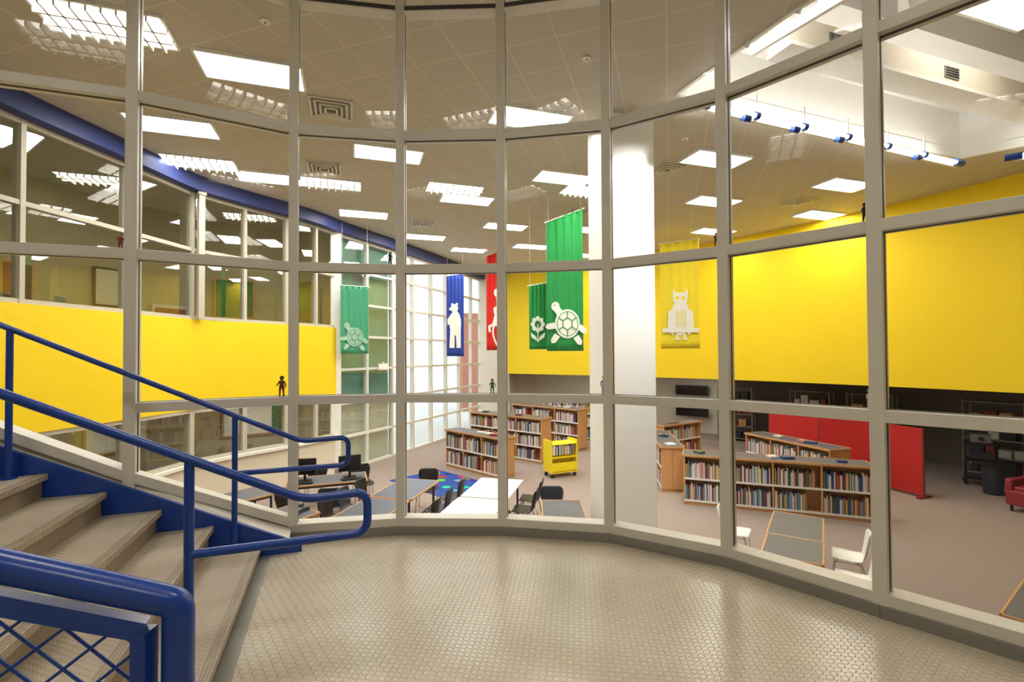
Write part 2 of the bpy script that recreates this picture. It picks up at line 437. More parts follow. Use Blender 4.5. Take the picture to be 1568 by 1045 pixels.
def segang(a, c): return math.atan2(c[1]-a[1], c[0]-a[0])
a2 = segang(BACK[2], BACK[3]); a3 = segang(BACK[3], BACK[4]); a1 = segang(BACK[1], BACK[2])
def onback(i, t, off=0.13):
    a = Vector(BACK[i]); c = Vector(BACK[i+1]); d = (c-a); nn = Vector((d.y, -d.x)).normalized(); p = a+d*t+nn*off
    return p.x, p.y
wall_panel('framed_picture', onback(2, 0.3), a2, 0.7, 0.9, 3.3, M_BLACK, M_CREAM)
wall_panel('framed_picture', onback(1, 0.8), a1, 0.6, 0.8, 3.2, M_WOOD, M_REDC)
wall_panel('green_bulletin_board', onback(3, 0.35), a3, 1.0, 1.1, 3.3, M_WOOD, M_GRBOARD)
wall_panel('green_bulletin_board', onback(4, 0.3), segang(BACK[4], BACK[5]), 0.9, 1.1, 3.3, M_WOOD, M_GRBOARD)
wall_panel('notice_board', onback(3, 0.5), a3, 1.3, 0.9, -0.1, M_WOOD, M_FELTW)
wall_panel('notice_board', onback(2, 0.35), a2, 1.3, 0.9, -0.1, M_WOOD, M_FELTW)
wall_panel('notice_board', onback(3, 0.85), a3, 0.6, 0.8, -0.1, M_WOOD, M_GRBOARD)
def door(name, p, rz, z):
    b = B()
    b.box((0, 0, 1.05), (1.0, 0.08, 2.1), M_ALU); b.box((0, -0.03, 1.02), (0.88, 0.05, 2.0), M_REDC)
    b.box((0.2, -0.06, 1.35), (0.18, 0.02, 0.8), M_SCREEN); b.tube([(-0.34, -0.05, 1.0), (-0.34, -0.11, 1.0), (-0.22, -0.11, 1.0)], 0.012, M_CHROME)
    b.obj(name, (p[0], p[1], z), rz)
door('door_1', onback(1, 0.42, 0.14), a1, 0.9); door('door_2', onback(2, 0.75, 0.14), a2, 0.9)

b = B(); b.box((-22, 26, LIB-0.3), (44, 60, 0.3), M_GROUND); b.obj('ground_exterior')
b = B(); b.box((0, 0, 0), (1.2, 1.2, 6.0), M_BRICK); b.box((0, 0, 3.1), (1.4, 1.4, 0.2), M_WHITE); b.obj('brick_pier', (-2.6, 30, 1.2), 0.3)

# ---------------------------------------------------------------- column
b = B()
b.box((0, 0, (LIB+CZ)/2), (0.76, 0.76, CZ-LIB), M_WHITEC); b.box((0, 0, LIB+0.06), (0.79, 0.79, 0.12), M_ALUD)
b.obj('square_column', (1.76, 7.82, 0), GA, bevel=0.01)

# ---------------------------------------------------------------- ceiling lights
def ceil_light(x, y, louver=False, ml=None, z=CZ, rz=GA):
    b = B(); L, W = 1.2, 0.6
    ml = ml or M_LENS
    for sx, sy, dx, dy in ((0, W/2, L, 0.03), (0, -W/2, L, 0.03), (L/2, 0, 0.03, W), (-L/2, 0, 0.03, W)):
        b.box((sx, sy, -0.02), (dx, dy, 0.035), M_WMET)
    if louver:
        b.add([(-L/2, -W/2, -0.004), (L/2, -W/2, -0.004), (L/2, W/2, -0.004), (-L/2, W/2, -0.004)], [(3, 2, 1, 0)], ml)
        for i in range(1, 9): b.box((-L/2+L*i/9, 0, -0.05), (0.022, W, 0.085), M_WMET)
        for j in range(1, 3): b.box((0, -W/2+W*j/3, -0.05), (L, 0.03, 0.085), M_WMET)
    else:
        b.add([(-L/2, -W/2, -0.02), (L/2, -W/2, -0.02), (L/2, W/2, -0.02), (-L/2, W/2, -0.02)], [(3, 2, 1, 0)], ml)
    b.obj('ceiling_light', (x, y, z), rz, fixn=False)
for x, y, l in [(-3.33, 6.22, 0), (-5.39, 7.70, 0), (-4.45, 5.30, 1), (-5.9, 9.19, 1), (-5.0, 10.0, 0), (-3.85, 10.35, 1), (-2.24, 8.83, 0), (-3.84, 12.6, 0),
                (-1.25, 10.7, 1), (-1.05, 11.45, 0), (-2.68, 15.1, 0), (-0.17, 13.9, 0), (-1.5, 17.0, 0), (0.69, 16.5, 0), (0.3, 7.53, 0), (1.1, 10.1, 0),  # first entry is a lamp's reflection in the glass, built as a fixture
                (1.75, 10.9, 1), (3.88, 9.16, 0), (4.9, 11.7, 0), (7.3, 10.6, 0), (8.2, 12.9, 0), (6.1, 14.6, 0), (2.2, 14.3, 0), (2.6, 18.0, 0)]:
    ceil_light(x, y, bool(l))
for x, y in [(-8.6, 10.0), (-8.5, 6.6), (-6.9, 12.8), (-8.8, 3.0)]: ceil_light(x, y, True, M_LENSD)
for x, y in [(-8.4, 9.6), (-6.6, 12.9), (-8.7, 6.0)]: ceil_light(x, y, False, M_LENSD, 0.61)
for x, y in [(-3.4, 1.2), (-0.6, 1.6), (2.0, 1.0), (-2.2, -1.6), (1.2, -1.8)]: ceil_light(x, y, True, M_LENSN)
for x, y in [(3.5, 20.6), (7.0, 18.6)]: ceil_light(x, y, False, M_LENSD, 0.855)
b = B(); b.box((0, 0, 0.0), (1.9, 0.9, 0.05), M_WMET); b.add([(-0.9, -0.4, -0.03), (0.9, -0.4, -0.03), (0.9, 0.4, -0.03), (-0.9, 0.4, -0.03)], [(3, 2, 1, 0)], M_LENSD)
b.obj('skylight_panel', (6.35, 6.05, CH-0.04), GA, fixn=False)

def diffuser(x, y):
    b = B()
    for k, s in enumerate((0.58, 0.44, 0.30, 0.16)):
        z = -0.012-0.012*k
        for sx, sy, dx, dy in ((0, s/2, s, 0.03), (0, -s/2, s, 0.03), (s/2, 0, 0.03, s), (-s/2, 0, 0.03, s)):
            b.box((sx, sy, z), (dx, dy, 0.02), M_ALU)
    b.box((0, 0, -0.004), (0.56, 0.56, 0.004), M_ALUD)
    b.obj('ceiling_diffuser', (x, y, CZ), GA)
for x, y in [(-2.68, 7.2), (-3.67, 9.5), (3.1, 9.6), (7.0, 11.8), (-2.5, 13.6), (1.7, 12.6)]: diffuser(x, y)
for x, y in [(0.95, 6.0), (-2.7, 5.3), (3.0, 8.3)]:
    b = B()
    b.tube([(0, 0, -0.002), (0, 0, -0.02)], 0.05, M_WHITE, 16); b.tube([(0, 0, -0.02), (0, 0, -0.05)], 0.015, M_CHROME); b.obj('sprinkler_head', (x, y, CZ))

def linear_fixture(p, q, z, blue=True):
    b = B(); p = Vector((p[0], p[1], z)); q = Vector((q[0], q[1], z)); d = (q-p); L = d.length; d.normalize()
    side = Vector((-d.y, d.x, 0))
    b.tube([p, q], 0.03, M_TUBE, 10)
    b.beam(p+Vector((0, 0, -0.05))+side*0.05, q+Vector((0, 0, -0.05))+side*0.05, 0.05, 0.04, M_WMET)
    k = max(2, int(L/0.9))
    if blue:
        b.tube([p-d*0.12, p+d*0.1], 0.06, M_BLUE, 14); b.tube([q-d*0.1, q+d*0.12], 0.06, M_BLUE, 14)
        b.tube([p+side*0.1, q+side*0.1], 0.025, M_BLUE, 8)
    for i in range(1, k):
        c = p+d*(L*i/k)
        if blue:
            b.tube([c-d*0.04, c+d*0.04], 0.05, M_BLUE, 14)
            b.tube([c-d*0.26-Vector((0, 0, .07)), c-d*0.14-Vector((0, 0, .07))], 0.05, M_BLUE, 14)
        b.beam(c, c+Vector((0, 0, 0.3)), 0.02, 0.02, M_WMET)
    b.obj('linear_uplight', fixn=True)
linear_fixture((2.62, 6.55), (8.0, 8.65), 5.10)
linear_fixture((8.75, 8.4), (10.4, 6.9), 5.10)
linear_fixture((2.95, 5.95), (3.75, 4.45), 5.46, False)
def column_fill(loc, tgt, power):
    d = (Vector(tgt)-Vector(loc)).normalized()
    b = B(); p = Vector(loc)
    b.tube([p-d*0.12, p-d*0.02], [0.03, 0.038], M_WMET, 16); b.tube([p-d*0.1, Vector((p.x-d.x*.1, p.y-d.y*.1, CZ+0.05))], 0.008, M_WMET, 8)
    o = b.obj('column_fill_spot')
    L = bpy.data.lights.new('column_fill_lamp', 'SPOT'); L.energy = power; L.spot_size = math.radians(64); L.spot_blend = 0.7; L.shadow_soft_size = 0.05
    L.color = (1.0, 0.985, 0.96)
    lo = bpy.data.objects.new('column_fill_lamp', L); sc.collection.objects.link(lo); lo.location = loc
    lo.rotation_euler = d.to_track_quat('-Z', 'Y').to_euler(); lo.parent = o
column_fill((2.8, 5.75, 5.34), (1.95, 7.5, 3.6), 330); column_fill((3.1, 5.2, 5.34), (1.95, 7.5, 1.0), 560)  # added lamps and heads, only there to brighten the square column

# ---------------------------------------------------------------- stairs
U = Vector((-0.94, -0.342)).normalized(); V = Vector((0.342, -0.94)).normalized(); O = Vector((-2.09, 4.10))
def S(u, v, z): p = O+U*u+V*v; return (p.x, p.y, z)
b = B(); RI, GO = 0.17, 0.35; v0, v1 = 0.08, 3.45; NS = 10
for k in range(NS):
    u0 = k*GO; u1 = (k+1)*GO+0.0; zt = (k+1)*RI
    def bx(ua, ub, va, vb, za, zb, m):
        vs = [S(u, v, z) for u in (ua, ub) for v in (va, vb) for z in (za, zb)]
        b.add(vs, [(0, 1, 3, 2), (4, 6, 7, 5), (0, 4, 5, 1), (2, 3, 7, 6), (0, 2, 6, 4), (1, 5, 7, 3)], m)
    bx(u0+0.03, u1+0.03, v0, v1, FL if k < 1 else (k-0.3)*RI, zt-0.03, M_RISER)
    bx(u0+0.05, u1+0.03, v0, v1, zt-0.03, zt, M_TREAD)
    bx(u0-0.005, u0+0.05, v0, v1, zt-0.038, zt+0.003, M_TREAD)
    for j in range(3): bx(u0+0.005+0.016*j, u0+0.012+0.016*j, v0, v1, zt+0.003, zt+0.006, M_RISER)
bx(-0.07, 0.03, v0, v1, FL, FL+0.003, M_ALUD)
b.obj('staircase')
def stringer(v, name):
    b = B(); t = 0.018; top = lambda u: 0.25+0.486*u
    prof = [(-0.3, FL), (-0.3, 0.12), (-0.2, 0.16), (3.5, top(3.5)), (3.5, top(3.5)-0.45), (0.42, FL)]
    vs = [S(u, v-t, z) for u, z in prof]+[S(u, v+t, z) for u, z in prof]; n = len(prof)
    b.add(vs, [tuple(range(n)), tuple(range(n, 2*n))[::-1]]+[(i, (i+1) % n, (i+1) % n+n, i+n) for i in range(n)], M_BLUE)
    return b.obj(name)
stringer(0.06, 'stair_stringer'); stringer(3.475, 'stair_stringer')
b = B()
b.add([S(-0.2, 0.04, 0.15), S(3.5, 0.04, 1.92), S(3.5, -0.12, 1.95), S(0.94, -0.05, 0.74), S(-0.2, -0.25, 0.17)], [(0, 1, 2, 3, 4)], M_ALU); b.obj('trim_2', fixn=False)

def fillet(pts, r=0.05, k=5):
    out = [Vector(pts[0])]
    for i in range(1, len(pts)-1):
        p = Vector(pts[i]); a = (Vector(pts[i-1])-p); c = (Vector(pts[i+1])-p)
        rr = min(r, a.length*0.45, c.length*0.45); A = p+a.normalized()*rr; C = p+c.normalized()*rr
        for j in range(k+1):
            t = j/k; out.append(A*(1-t)**2+p*2*t*(1-t)+C*t*t)
    out.append(Vector(pts[-1])); return out
def handrail(v, du, posts, ext=-0.67, zb=0.765):
    b = B(); f = lambda u: 1.22+0.486*(u-0.186)
    P = [S(3.2+du, v, f(3.2)), S(-0.30+du, v, 0.99), S(ext+du, v, 1.0), S(ext+du, v, zb), S(0.186+du, v, zb)]
    b.tube(fillet(P, 0.07), 0.021, M_BLUE, 14)
    for u in posts:
        base = FL if u < 0 else (int(u/GO)+1)*RI
        b.tube([S(u, v, base), S(u, v, f(u-du)-0.01)], 0.021, M_BLUE, 12)
        b.tube([S(u, v, base), S(u, v, base+0.012)], 0.05, M_BLUE, 16)
    b.obj('handrail')
handrail(0.16, 0.0, [0.186, 1.58, 2.9]); handrail(1.95, -0.12, [0.066, 1.75, 2.95], -0.60, 0.79)
b = B(); gu, gv = -0.265, 3.40; sl = 0.42
f = lambda u: 1.2+sl*(u-gu)
b.tube(fillet([S(2.2, gv, f(2.2)), S(gu, gv, f(gu)), S(gu, gv, FL)], 0.022, 6), 0.029, M_BLUE, 18)
b.tube([S(gu, gv, FL), S(gu, gv, FL+0.015)], 0.07, M_BLUE, 18)
uo = gu+0.058; TD = 0.066; w = 0.036
fr = [(uo, f(uo)-TD), (2.1, f(2.1)-TD), (2.1, f(2.1)-0.95), (uo+0.1, 0.22), (uo, 0.18)]
for i in range(len(fr)):
    p, q = fr[i], fr[(i+1) % len(fr)]
    b.beam(S(p[0], gv, p[1]), S(q[0], gv, q[1]), 0.03, w, M_BLUE)
for z in (0.35, 0.95): b.beam(S(gu, gv, z), S(uo, gv, z), 0.02, 0.03, M_BLUE)
lo = lambda u: (0.2 if u < uo+0.1 else 0.22+(u-uo-0.1)*(f(2.1)-0.95-0.22)/(2.1-uo-0.1)); hi = lambda u: f(u)-TD
for s in (1, -1):
    k = -40
    while k < 60:
        c = k*0.075; seg = []
        N = 90
        for i in range(N+1):
            u = uo+(2.1-uo)*i/N; z = (sl*0.5+s*0.95)*(u)+c if s > 0 else (sl*0.5-0.95)*u+c
            if lo(u) <= z <= hi(u): seg.append(S(u, gv+0.004*s*(1 if int(i/3) % 2 else -1), z))
        if len(seg) > 1: b.tube([seg[0], seg[-1]], 0.0032, M_BLUE, 6)
        k += 1
b.obj('stair_guardrail')

# ---------------------------------------------------------------- banners
def ellp(cx, cz, rx, rz, n=20, a0=0): return [(cx+rx*math.cos(2*math.pi*i/n+a0), cz+rz*math.sin(2*math.pi*i/n+a0)) for i in range(n)]
def banner(name, x, y, z0, z1, w, m, shapes, rz=0.0, tail=0.0, cord=True):
    b = B(); H = z1-z0; g = []
    for j in range(17):
        z = z0+H*j/16; row = []; k = j/16
        for i in range(33):
            u = i/32; row.append((-w/2+w*u, (0.004+0.026*k)*math.sin(u*30+k*1.2)+0.01*math.sin(u*9), z+tail*(u-0.5)*k))
        g.append(row)
    b.sheet(g, 0.004, m)
    b.tube([(-w/2-0.05, 0, z1-tail/2), (w/2+0.05, 0, z1+tail/2)], 0.014, M_WMET)
    if cord:
        for s in (-1, 1): b.tube([(s*w*0.45, 0, z1+s*tail/2), (s*w*0.45, 0, CZ-0.005)], 0.003, M_WMET, 5)
    for k, (pts, mm) in enumerate(shapes):
        off = -0.030-0.0012*k
        b.add([(p[0], off, p[1]) for p in pts], [tuple(range(len(pts)))], mm)
    o = b.obj(name, (x, y, 0), rz, fixn=False); return o
def turtle(cx, cz, s, bg, W=M_FELTW):
    sh = []
    sh.append((ellp(cx, cz, 0.36*s, 0.42*s, 28), W))
    sh.append((ellp(cx-0.34*s, cz+0.50*s, 0.12*s, 0.14*s, 16), W))
    sh.append(([(cx-0.40*s, cz+0.42*s), (cx-0.26*s, cz+0.52*s), (cx-0.10*s, cz+0.34*s), (cx-0.26*s, cz+0.18*s)], W))
    for sx, sz, an in ((-0.36, -0.40, 4.1), (0.30, -0.46, 5.3), (-0.44, -0.06, 3.3), (0.42, -0.1, -0.7)):
        c, d = math.cos(an), math.sin(an); p = (cx+sx*s*0.8, cz+sz*s*0.8)
        q = (p[0]+c*0.22*s, p[1]+d*0.22*s); nx, nz = -d*0.09*s, c*0.09*s
        sh.append(([(p[0]-nx, p[1]-nz), (q[0]-nx*0.9, q[1]-nz*0.9), (q[0]+c*0.07*s, q[1]+d*0.07*s), (q[0]+nx*0.9, q[1]+nz*0.9), (p[0]+nx, p[1]+nz)], W))
    def ln(x0, z0, x1, z1, t=0.014):
        d = Vector((x1-x0, z1-z0)).normalized(); n = Vector((-d.y, d.x))*t*s
        sh.append(([(cx+x0*s-n.x, cz+z0*s-n.y), (cx+x1*s-n.x, cz+z1*s-n.y), (cx+x1*s+n.x, cz+z1*s+n.y), (cx+x0*s+n.x, cz+z0*s+n.y)], bg))
    hx = [(0.15*math.cos(math.radians(60*i+30)), 0.18*math.sin(math.radians(60*i+30))) for i in range(6)]
    for i in range(6):
        a, c = hx[i], hx[(i+1) % 6]; ln(a[0], a[1], c[0], c[1]); ln(a[0], a[1], a[0]*2.0, a[1]*2.0)
    ring = ellp(0, 0, 0.30, 0.35, 24)
    for i in range(24): a, c = ring[i], ring[(i+1) % 24]; ln(a[0], a[1], c[0], c[1], 0.009)
    sh.append((ellp(cx-0.37*s, cz+0.53*s, 0.022*s, 0.022*s, 8), bg))
    return sh
def flower(cx, cz, s):
    sh = []
    for i in range(8):
        a = 2*math.pi*i/8; sh.append((ellp(cx+0.14*s*math.cos(a), cz+0.16*s*math.sin(a), 0.06*s, 0.07*s, 10), M_FELTW))
    sh.append(([(cx-0.012*s, cz-0.5*s), (cx+0.012*s, cz-0.5*s), (cx+0.012*s, cz), (cx-0.012*s, cz)], M_FELTW))
    for q in (-1, 1): sh.append(([(cx, cz-0.48*s), (cx+q*0.18*s, cz-0.36*s), (cx+q*0.2*s, cz-0.22*s), (cx+q*0.05*s, cz-0.34*s)], M_FELTW))
    return sh
def owl(cx, cz, s):
    W = M_FELTW
    sh = [(ellp(cx, cz, 0.26*s, 0.5*s, 24), W), (ellp(cx, cz+0.5*s, 0.2*s, 0.19*s, 18), W)]
    for q in (-1, 1):
        sh.append(([(cx+q*0.06*s, cz+0.6*s), (cx+q*0.2*s, cz+0.78*s), (cx+q*0.2*s, cz+0.5*s)], W))
        sh.append(([(cx+q*0.1*s, cz+0.3*s), (cx+q*0.34*s, cz+0.15*s), (cx+q*0.36*s, cz-0.35*s), (cx+q*0.2*s, cz-0.5*s)], W))
        sh.append((ellp(cx+q*0.08*s, cz+0.53*s, 0.05*s, 0.05*s, 12), M_BANY))
        sh.append(([(cx+q*0.1*s-0.06*s, cz-0.62*s), (cx+q*0.1*s+0.08*s, cz-0.62*s), (cx+q*0.1*s, cz-0.42*s)], W))
    sh.append(([(cx-0.5*s, cz-0.3*s), (cx+0.5*s, cz-0.3*s), (cx+0.5*s, cz-0.42*s), (cx-0.5*s, cz-0.42*s)], W))
    for i in range(5):
        sh.append(([(cx-0.12*s+0.06*s*i, cz+0.2*s), (cx-0.105*s+0.06*s*i, cz+0.2*s), (cx-0.105*s+0.06*s*i, cz-0.25*s), (cx-0.12*s+0.06*s*i, cz-0.25*s)], M_BANY))
    return sh
def lizard(cx, cz, s):
    sh = []; pts = []
    N = 26
    for i in range(N+1):
        t = i/N; pts.append((cx+0.06*s*math.sin(t*6.5), cz+0.9*s*(0.5-t), 0.015*s+0.05*s*math.sin(math.pi*min(1, t*1.5))*(1 if t < 0.66 else (1-t)/0.34*0.8+0.1)))
    for i in range(N):
        a, c = pts[i], pts[i+1]; sh.append(([(a[0]-a[2], a[1]), (a[0]+a[2], a[1]), (c[0]+c[2], c[1]), (c[0]-c[2], c[1])], M_FELTW))
    sh.append((ellp(pts[0][0], pts[0][1]+0.03*s, 0.04*s, 0.07*s, 14), M_FELTW))
    for idx, q in ((6, 1), (6, -1), (15, 1), (15, -1)):
        p = pts[idx]; e = (p[0]+q*0.09*s, p[1]-0.05*s)
        sh.append(([(p[0], p[1]-0.02*s), (e[0]-q*0.02*s, e[1]-0.01*s), (e[0]-q*0.03*s, e[1]-0.09*s), (e[0]+q*0.01*s, e[1]-0.09*s), (e[0]+q*0.02*s, e[1]+0.02*s), (p[0], p[1]+0.03*s)], M_FELTW))
    return sh
def bear(cx, cz, s):
    W = M_FELTW
    return [(ellp(cx, cz, 0.14*s, 0.3*s, 20), W), (ellp(cx-0.02*s, cz+0.36*s, 0.09*s, 0.1*s, 16), W), (ellp(cx-0.07*s, cz+0.45*s, 0.03*s, 0.03*s, 10), W),
            (ellp(cx+0.04*s, cz+0.46*s, 0.03*s, 0.03*s, 10), W), (ellp(cx-0.1*s, cz+0.34*s, 0.05*s, 0.035*s, 10), W),
            ([(cx-0.12*s, cz-0.1*s), (cx-0.01*s, cz-0.15*s), (cx-0.02*s, cz-0.6*s), (cx-0.14*s, cz-0.6*s)], W),
            ([(cx+0.01*s, cz-0.15*s), (cx+0.13*s, cz-0.1*s), (cx+0.13*s, cz-0.6*s), (cx+0.03*s, cz-0.6*s)], W),
            ([(cx-0.1*s, cz+0.22*s), (cx-0.19*s, cz+0.08*s), (cx-0.18*s, cz-0.06*s), (cx-0.06*s, cz+0.05*s)], W)]
banner('turtle_banner_reflection', 1.26, 11.5, 1.78, 5.0, 0.86, M_GREEN, turtle(0.05, 2.42, 0.82, M_GREEN), 0.0, 0.35)
banner('flower_banner', 0.66, 12.1, 1.83, 3.45, 0.46, M_GREEN, flower(-0.02, 2.45, 0.9), 0.1, 0.1)
banner('lizard_banner', -0.55, 16.2, 1.85, 5.1, 0.60, M_BANR, lizard(0.04, 2.85, 1.9), -0.1, 0.2)
banner('bear_banner', -2.05, 17.6, 1.65, 4.6, 0.62, M_BANB, bear(0.0, 2.85, 1.5), 0.1, 0.1)
banner('owl_banner', 4.85, 14.0, 1.85, 4.95, 1.12, M_BANY, owl(0.0, 2.75, 1.05), 0.0, 0.15)
banner('turtle_banner_reflection', -4.3, 13.3, 1.75, 3.6, 0.74, M_GREENR, turtle(0.0, 2.2, 0.62, M_GREENR, M_FELTR), 0.5, 0.0)  # stands in for the banner's reflection in the left windows

b = B(); b.box((0, 0, 0), (0.3, 0.05, 0.2), M_WMET); b.box((0, -0.03, 0), (0.26, 0.02, 0.14), M_EXIT); b.box((0, 0, 0.12), (0.06, 0.06, 0.05), M_WMET)
b.obj('exit_sign_reflection', (-3.95, 14.9, 1.35), 0.6)  # a sign's reflection in the panes, built as a solid object

# ---------------------------------------------------------------- furniture
def bookcase(p, q, h, d, units, rows, both=False):
    p = Vector(p); q = Vector(q); L = (q-p).length; ang = math.atan2((q-p).y, (q-p).x)
    b = B(); k = B(); t = 0.03; uw = L/units
    b.box((L/2, d/2, 0.04), (L, d-0.04, 0.08), M_WOOD)
    b.box((L/2, d/2, h-0.02), (L+0.03, d+0.02, 0.03), M_LAM)
    for yy in (-0.015, d+0.015): b.box((L/2, yy, h-0.02), (L+0.05, 0.02, 0.045), M_WOOD)
    for xx in (-0.02, L+0.02): b.box((xx, d/2, h-0.02), (0.02, d+0.05, 0.045), M_WOOD)
    for i in range(units+1): b.box((min(max(i*uw, t/2), L-t/2), d/2, h/2), (t, d, h-0.04), M_WOOD)
    b.box((L/2, d/2, h/2), (L, 0.015, h-0.05), M_WOOD)
    rh = (h-0.1-0.03)/rows
    for r in range(rows):
        z = 0.09+r*rh
        b.box((L/2, d/2, z), (L-0.02, d-0.02, 0.022), M_WOOD)
        b.box((L/2, 0.0, z), (L-0.02, 0.012, 0.04), M_WMET)
        for i in range(units):
            x = i*uw+0.03; end = (i+1)*uw-0.03-random.choice([0.02, 0.1, 0.25])
            while x < end:
                bw = random.uniform(0.015, 0.036); bh = random.uniform(0.6, 0.82)*(rh-0.03); bd = random.uniform(0.18, 0.21)
                k.box((x+bw/2, 0.015+bd/2, z+0.012+bh/2), (bw*0.92, bd, bh), random.choice(BOOKS)); x += bw
    for _ in range(int(units*1.0)):
        k.box((random.uniform(0.2, L-0.2), d/2, h+0.02), (random.uniform(0.16, 0.26), random.uniform(0.13, 0.2), 0.035), random.choice(BOOKS), random.uniform(0, 1))
    o = b.obj('bookcase', (p.x, p.y, LIB), ang, bevel=0.0)
    k.obj('books', parent=o)
bookcase((3.70, 10.57), (6.89, 9.31), 1.07, 0.6, 4, 2)
bookcase((6.4, 13.4), (7.15, 11.0), 1.07, 0.6, 3, 2)
bookcase((3.9, 13.9), (3.5, 11.5), 1.07, 0.5, 3, 2)
bookcase((4.6, 14.8), (6.1, 15.8), 1.07, 0.4, 2, 2)
bookcase((-1.95, 14.3), (-0.3, 12.65), 1.07, 0.5, 3, 2)
bookcase((-1.4, 16.3), (0.85, 14.4), 1.35, 0.5, 3, 3)
bookcase((0.0, 18.4), (2.2, 16.3), 1.4, 0.5, 3, 3)
bookcase((1.2, 20.0), (3.6, 17.6), 1.5, 0.5, 3, 3)

def table(x, y, L, W, rz, top=M_LAM, edge=M_WOOD, leg=M_NAVY, h=0.75):
    b = B()
    b.box((0, 0, h-0.015), (L-0.02, W-0.02, 0.03), top)
    for s in (-1, 1):
        b.box((0, s*(W/2), h-0.016), (L+0.02, 0.02, 0.032), edge); b.box((s*(L/2), 0, h-0.016), (0.02, W+0.02, 0.032), edge)
        b.box((0, s*(W/2-0.1), h-0.06), (L-0.2, 0.025, 0.06), leg); b.box((s*(L/2-0.1), 0, h-0.06), (0.025, W-0.2, 0.06), leg)
        for t in (-1, 1):
            b.tube([(s*(L/2-0.09), t*(W/2-0.09), 0.0), (s*(L/2-0.09), t*(W/2-0.09), h-0.03)], 0.022, leg)
            b.tube([(s*(L/2-0.09), t*(W/2-0.09), 0.0), (s*(L/2-0.09), t*(W/2-0.09), 0.02)], 0.03, M_BLACK)
    b.obj('library_table', (x, y, LIB), rz, bevel=0.003)
R = math.radians
table(-0.36, 9.2, 1.3, 0.85, R(77), M_WTOP, M_WTOP); table(-0.68, 7.86, 1.3, 0.85, R(77), M_WTOP, M_WTOP)
table(-2.0, 9.2, 1.3, 0.8, R(77)); table(-2.32, 7.86, 1.3, 0.8, R(77))
table(0.80, 7.75, 1.3, 0.66, R(88))
table(-3.75, 9.9, 1.5, 0.75, R(20)); table(-5.0, 8.6, 1.4, 0.75, R(55)); table(-3.7, 7.4, 1.3, 0.75, R(65))
table(4.12, 7.12, 1.1, 0.66, R(57), M_LAM, M_WOOD, M_WMET); table(3.6, 6.3, 0.82, 0.66, R(57), M_LAM, M_WOOD, M_WMET); table(5.45, 4.8, 1.4, 0.76, R(36))

def chair(x, y, rz, shell=M_NAVY, fr=M_CHROME):
    b = B()
    prof = [(-0.21, 0.425), (-0.18, 0.445), (-0.08, 0.44), (0.05, 0.43), (0.15, 0.44), (0.195, 0.49), (0.215, 0.58), (0.235, 0.70), (0.25, 0.79), (0.262, 0.82)]
    wd = [0.19, 0.21, 0.22, 0.22, 0.20, 0.17, 0.19, 0.215, 0.20, 0.15]
    g = []
    for (py, pz), w in zip(prof, wd):
        row = []
        for i in range(9):
            u = i/4-1
            if pz < 0.47: row.append((u*w, py, pz+0.02*u*u))
            else: row.append((u*w, py-0.035*u*u, pz))
        g.append(row)
    b.sheet(g, 0.012, shell)
    for s in (-1, 1):
        b.tube([(s*0.21, -0.2, 0), (s*0.17, -0.16, 0.41), (s*0.17, 0.12, 0.41), (s*0.21, 0.24, 0)], 0.011, fr, 8)
        for yy in (-0.2, 0.24): b.ell((s*0.21, yy, 0.012), (0.016, 0.016, 0.012), M_BLACK, 8, 5)
    b.tube([(-0.17, -0.14, 0.41), (0.17, -0.14, 0.41)], 0.01, fr, 8); b.tube([(-0.17, 0.1, 0.41), (0.17, 0.1, 0.41)], 0.01, fr, 8)
    b.obj('stacking_chair', (x, y, LIB), rz)
for x, y, a in [(-1.80, 10.25, 0), (-2.78, 9.55, 78), (-2.92, 8.95, 78), (-3.02, 8.35, 78), (-3.12, 7.7, 80), (-1.2, 9.65, 258), (-1.36, 9.0, 258), (-1.50, 8.35, 258), (-1.64, 7.7, 258),
                (0.34, 9.5, 258), (0.2, 8.85, 258), (0.72, 8.78, 0), (-4.3, 10.65, 10), (-3.3, 10.75, 30), (-3.4, 9.2, 190), (-4.1, 9.0, 190), (-4.5, 7.9, 240), (0.16, 7.5, 88)]:
    chair(x, y, R(a), random.choice([M_NAVY, M_BLACK]))
chair(3.5, 7.7, R(57), M_WTOP, M_WMET); chair(4.62, 6.75, R(237), M_WTOP, M_WMET); chair(4.2, 6.05, R(237), M_WTOP, M_WMET)

b = B(); b.box((0, 0, 0.006), (2.4, 1.5, 0.012), M_RUG)
for s in (-1, 1): b.box((0, s*0.76, 0.006), (2.5, 0.05, 0.014), M_BANB); b.box((s*1.22, 0, 0.006), (0.05, 1.5, 0.014), M_BANB)
b.obj('play_rug', (-1.75, 12.35, LIB), R(-44))

b = B(); k = B()
for s in (-1, 1):
    b.add([(s*0.4, -0.22, 0.14), (s*0.4, 0.22, 0.14), (s*0.4, 0.22, 0.98), (s*0.4, -0.22, 0.98), (s*0.37, -0.22, 0.14), (s*0.37, 0.22, 0.14), (s*0.37, 0.22, 0.98), (s*0.37, -0.22, 0.98)],
          [(0, 1, 2, 3), (4, 7, 6, 5), (0, 3, 7, 4), (1, 5, 6, 2), (3, 2, 6, 7), (0, 4, 5, 1)], M_YCART)
    for t in (-1, 1):
        b.tube([(s*0.34, t*0.17, 0.14), (s*0.34, t*0.17, 0.09)], 0.012, M_CHROME, 8)
        b.tube([(s*0.34, t*0.17-0.015, 0.05), (s*0.34, t*0.17+0.015, 0.05)], 0.05, M_BLACK, 14)
for z in (0.16, 0.55, 0.90):
    b.box((0, -0.1, z), (0.76, 0.24, 0.02), M_YCART, R=Matrix.Rotation(0.25, 3, 'X')); b.box((0, 0.1, z), (0.76, 0.24, 0.02), M_YCART, R=Matrix.Rotation(-0.25, 3, 'X'))
